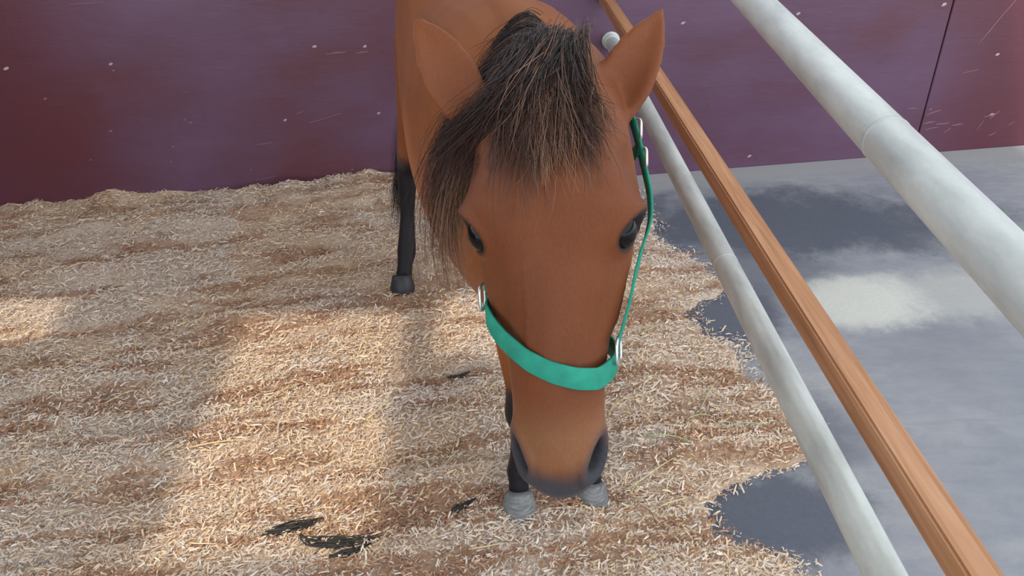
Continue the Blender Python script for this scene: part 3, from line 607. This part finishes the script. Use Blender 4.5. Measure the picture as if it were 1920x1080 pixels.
strap('cheek_strap', [(0.285, 262, 0.010), (0.24, 250, 0.006), (0.18, 244, 0.006), (0.10, 250, 0.008), (0.045, 256, 0.010)])
CR = catmull([on_head(0.045, 104, 0.010)[0], (0.148, 1.062, 1.268), (0.118, 1.088, 1.325), (0.051, 1.098, 1.360), (-0.016, 1.092, 1.325), (-0.046, 1.068, 1.268), on_head(0.045, 256, 0.010)[0]], 48)
TG = np.gradient(CR, axis=0); mid_ = np.array([0.05, 1.09, 1.22]); OD = CR - mid_
ribbon('crown_strap', [(CR[i], np.cross(TG[i], OD[i]), OD[i], 0.022) for i in range(48)])
strap('throat_strap', [(0.10, 104, 0.012), (0.13, 135, 0.010), (0.15, 160, 0.010), (0.16, 180, 0.012), (0.15, 200, 0.010), (0.13, 225, 0.010), (0.10, 256, 0.012)], 0.018)
strap('chin_strap', [(0.160, 180, 0.014), (0.22, 180, 0.012), (0.28, 180, 0.012), (0.345, 180, 0.014)], 0.020)
def frame(name, c, a, b_, w, h, r):
    c = np.array(c); a = a / np.linalg.norm(a); b_ = b_ - a * (b_ @ a); b_ /= np.linalg.norm(b_)
    ang = np.linspace(0, 2 * math.pi, 28, endpoint=False); sq = lambda x: math.copysign(abs(x) ** 0.5, x)
    path = np.array([c + a * w * sq(math.cos(t)) + b_ * h * sq(math.sin(t)) for t in ang]); nrm = np.cross(a, b_); rings = []
    for p_ in path:
        o = p_ - c; o /= np.linalg.norm(o); k = np.linspace(0, 2 * math.pi, 8, endpoint=False); rings.append(p_ + r * (np.cos(k)[:, None] * o + np.sin(k)[:, None] * nrm))
    V_ = np.concatenate(rings); n = 8; R_ = len(rings); f = [(i * n + j, i * n + (j + 1) % n, ((i + 1) % R_) * n + (j + 1) % n, ((i + 1) % R_) * n + j) for i in range(R_) for j in range(n)]
    me = mesh_from(V_, f); fix_normals(me); return link(name, me, M_HW, halter)
for s_, ph, nm_ in ((0.356, 82, 'square_ring'), (0.287, 268, 'square_ring'), (0.075, 103, 'buckle'), (0.085, 257, 'buckle'), (0.112, 103, 'buckle')):
    c, o = on_head(s_, ph, 0.015 if nm_ == 'buckle' else 0.014); acr = np.cross(ES, o); frame(nm_, c, acr, ES, 0.016, 0.013 if nm_ == 'buckle' else 0.017, 0.0024)

# ------------------------------------------------------------------ loose hay stalks and dark strands on the bedding
m, nt, b = material('straw_stalk'); p = obj_co(nt); c = ramp(nt, noise(nt, p, 60, 2), [(0.3, lin(200, 178, 132)), (0.7, lin(228, 212, 172))]); nt.links.new(c, b.inputs['Base Color']); b.inputs['Roughness'].default_value = 0.5; M_STRAW = m
m, nt, b = material('green_hay'); p = obj_co(nt); c = ramp(nt, noise(nt, p, 60, 2), [(0.3, lin(150, 160, 112)), (0.7, lin(186, 192, 150))]); nt.links.new(c, b.inputs['Base Color']); b.inputs['Roughness'].default_value = 0.6; M_HAY = m
m, nt, b = material('black_fibre'); p = obj_co(nt); c = ramp(nt, noise(nt, p, 90, 2), [(0.3, lin(28, 27, 28)), (0.7, lin(58, 55, 52))]); nt.links.new(c, b.inputs['Base Color']); b.inputs['Roughness'].default_value = 0.7; M_FIB = m
STALKS = [((-0.515,2.112),(-0.484,2.217)), ((-1.310,2.225),(-1.259,2.136)), ((-0.791,1.517),(-0.769,1.564)), ((-0.846,1.357),(-0.767,1.352)), ((-0.942,1.685),(-0.761,1.702)), ((0.550,1.802),(0.641,1.929)), ((0.494,1.724),(0.579,1.754)), ((-0.733,2.576),(-0.627,2.615)), ((-1.343,2.323),(-1.295,2.349)), ((-1.231,1.463),(-1.183,1.483)), ((-1.222,1.298),(-1.169,1.280)), ((0.299,1.505),(0.436,1.581)), ((0.592,1.708),(0.739,1.730)), ((0.275,1.792),(0.371,1.842)), ((-0.543,1.447),(-0.497,1.467)), ((-1.022,1.647),(-0.969,1.697)), ((-0.226,1.589),(-0.166,1.647)), ((-1.280,1.909),(-1.195,1.949)), ((-0.773,1.882),(-0.685,1.940)), ((-1.737,2.679),(-1.633,2.731)), ((0.425,2.140),(0.517,2.258)), ((0.365,1.428),(0.453,1.479)), ((-0.129,1.297),(-0.036,1.309)), ((-0.444,1.771),(-0.374,1.862)), ((0.367,1.664),(0.495,1.616))]
def bz(x, y): return float(bed_h(np.array([x]), np.array([y]))[0])
for i, ((x0, y0), (x1, y1)) in enumerate(STALKS):
    hay = i in (5, 6, 12, 20, 24); P_ = []
    for t in np.linspace(0, 1, 7):
        x, y = x0 + (x1 - x0) * t, y0 + (y1 - y0) * t; P_.append((x, y + 0.008 * math.sin(3.1 * t + i), max(bz(x, y), 0.004) + 0.012 + 0.010 * math.sin(math.pi * t)))
    P_ = np.array(P_); o0 = P_[0].copy(); v, f = tube(P_ - o0, np.linspace(0.0024, 0.0012, 7), 6); me = mesh_from(v, f); fix_normals(me)
    o = link('hay_stalk' if hay else 'straw_stalk', me, M_HAY if hay else M_STRAW); o.location = o0
    if hay: tag(o, 'pale green hay stalk lying on the shavings beside the lower pipe rail', 'hay', 'green hay stalks on the shavings')
    else:
        sl = {2: 'short straw stalk on the shavings behind the straight black frayed strand', 14: 'short straw stalk lying right against the straight black frayed strand', 3: 'straw stalk on the shavings beside the tip of the straight black frayed strand',
              16: 'straw stalk on the shavings behind the small black strand beside a front hoof', 22: "straw stalk lying in front of the horse's front hooves", 7: "straw stalk on the shavings beside the horse's black hind hoof", 19: 'straw stalk lying on the shavings close to the maroon wall',
              4: 'longest pale straw stalk lying alone on the open shavings'}.get(i)
        if i in (11, 13, 21): sl = "straw stalk on the shavings between the front hooves and the lower pipe rail"
        tag(o, sl or 'short pale straw stalk lying alone on the open shavings', 'straw', 'yellow straw stalks on the shavings')
DARK = [[(-0.666,1.386),(-0.616,1.392),(-0.563,1.407),(-0.508,1.428)], [(-0.566,1.368),(-0.531,1.350),(-0.482,1.341),(-0.427,1.332),(-0.387,1.337),(-0.354,1.356)], [(-0.477,1.296),(-0.435,1.297),(-0.403,1.305),(-0.372,1.327)], [(-0.181,1.417),(-0.154,1.430),(-0.112,1.459)], [(-0.219,1.999),(-0.181,2.000),(-0.139,2.016)]]
DL = ['black frayed strand lying straight on the shavings behind the long curved one', 'longest black frayed strand, curved like a shallow bowl, lying on the shavings', 'short black frayed strand with an upturned end in front of the long curved one', 'small black frayed strand on the shavings beside a front hoof', 'tiny dark strand on the shavings between the hind hoof and the front hooves']
for ctrl, lb_, rr_ in zip(DARK, DL, (0.0075, 0.010, 0.006, 0.0045, 0.003)):
    parts = []; C3 = np.array([(x, y, bz(x, y) + 0.012) for x, y in ctrl]); G_ = catmull(C3, 22); o0 = G_[0].copy(); t = np.linspace(0, 1, 22)[:, None]
    for k in range(26):
        env = np.sin(math.pi * np.clip(t, 0.04, 0.96)) ** 0.6; ph = rng.uniform(0, 6.28); off = rng.normal(0, 1, 3) * np.array([0.8, 1.0, 0.45]) * rr_
        a0, a1 = sorted((rng.uniform(0, 0.35), rng.uniform(0.6, 1.0))); ix = slice(int(a0 * 21), int(a1 * 21) + 1)
        q = (G_ - o0 + off * env + 0.3 * rr_ * np.sin(9 * t + ph) * np.array([0.2, 1, 0.5]))[ix]; parts.append(tube(q, np.linspace(0.0022, 0.0010, len(q)), 5))
    v, f = merge(parts); me = mesh_from(v, f); fix_normals(me); o = link('frayed_strand', me, M_FIB); o.location = o0; tag(o, lb_, 'strand', 'black frayed strands on the shavings')
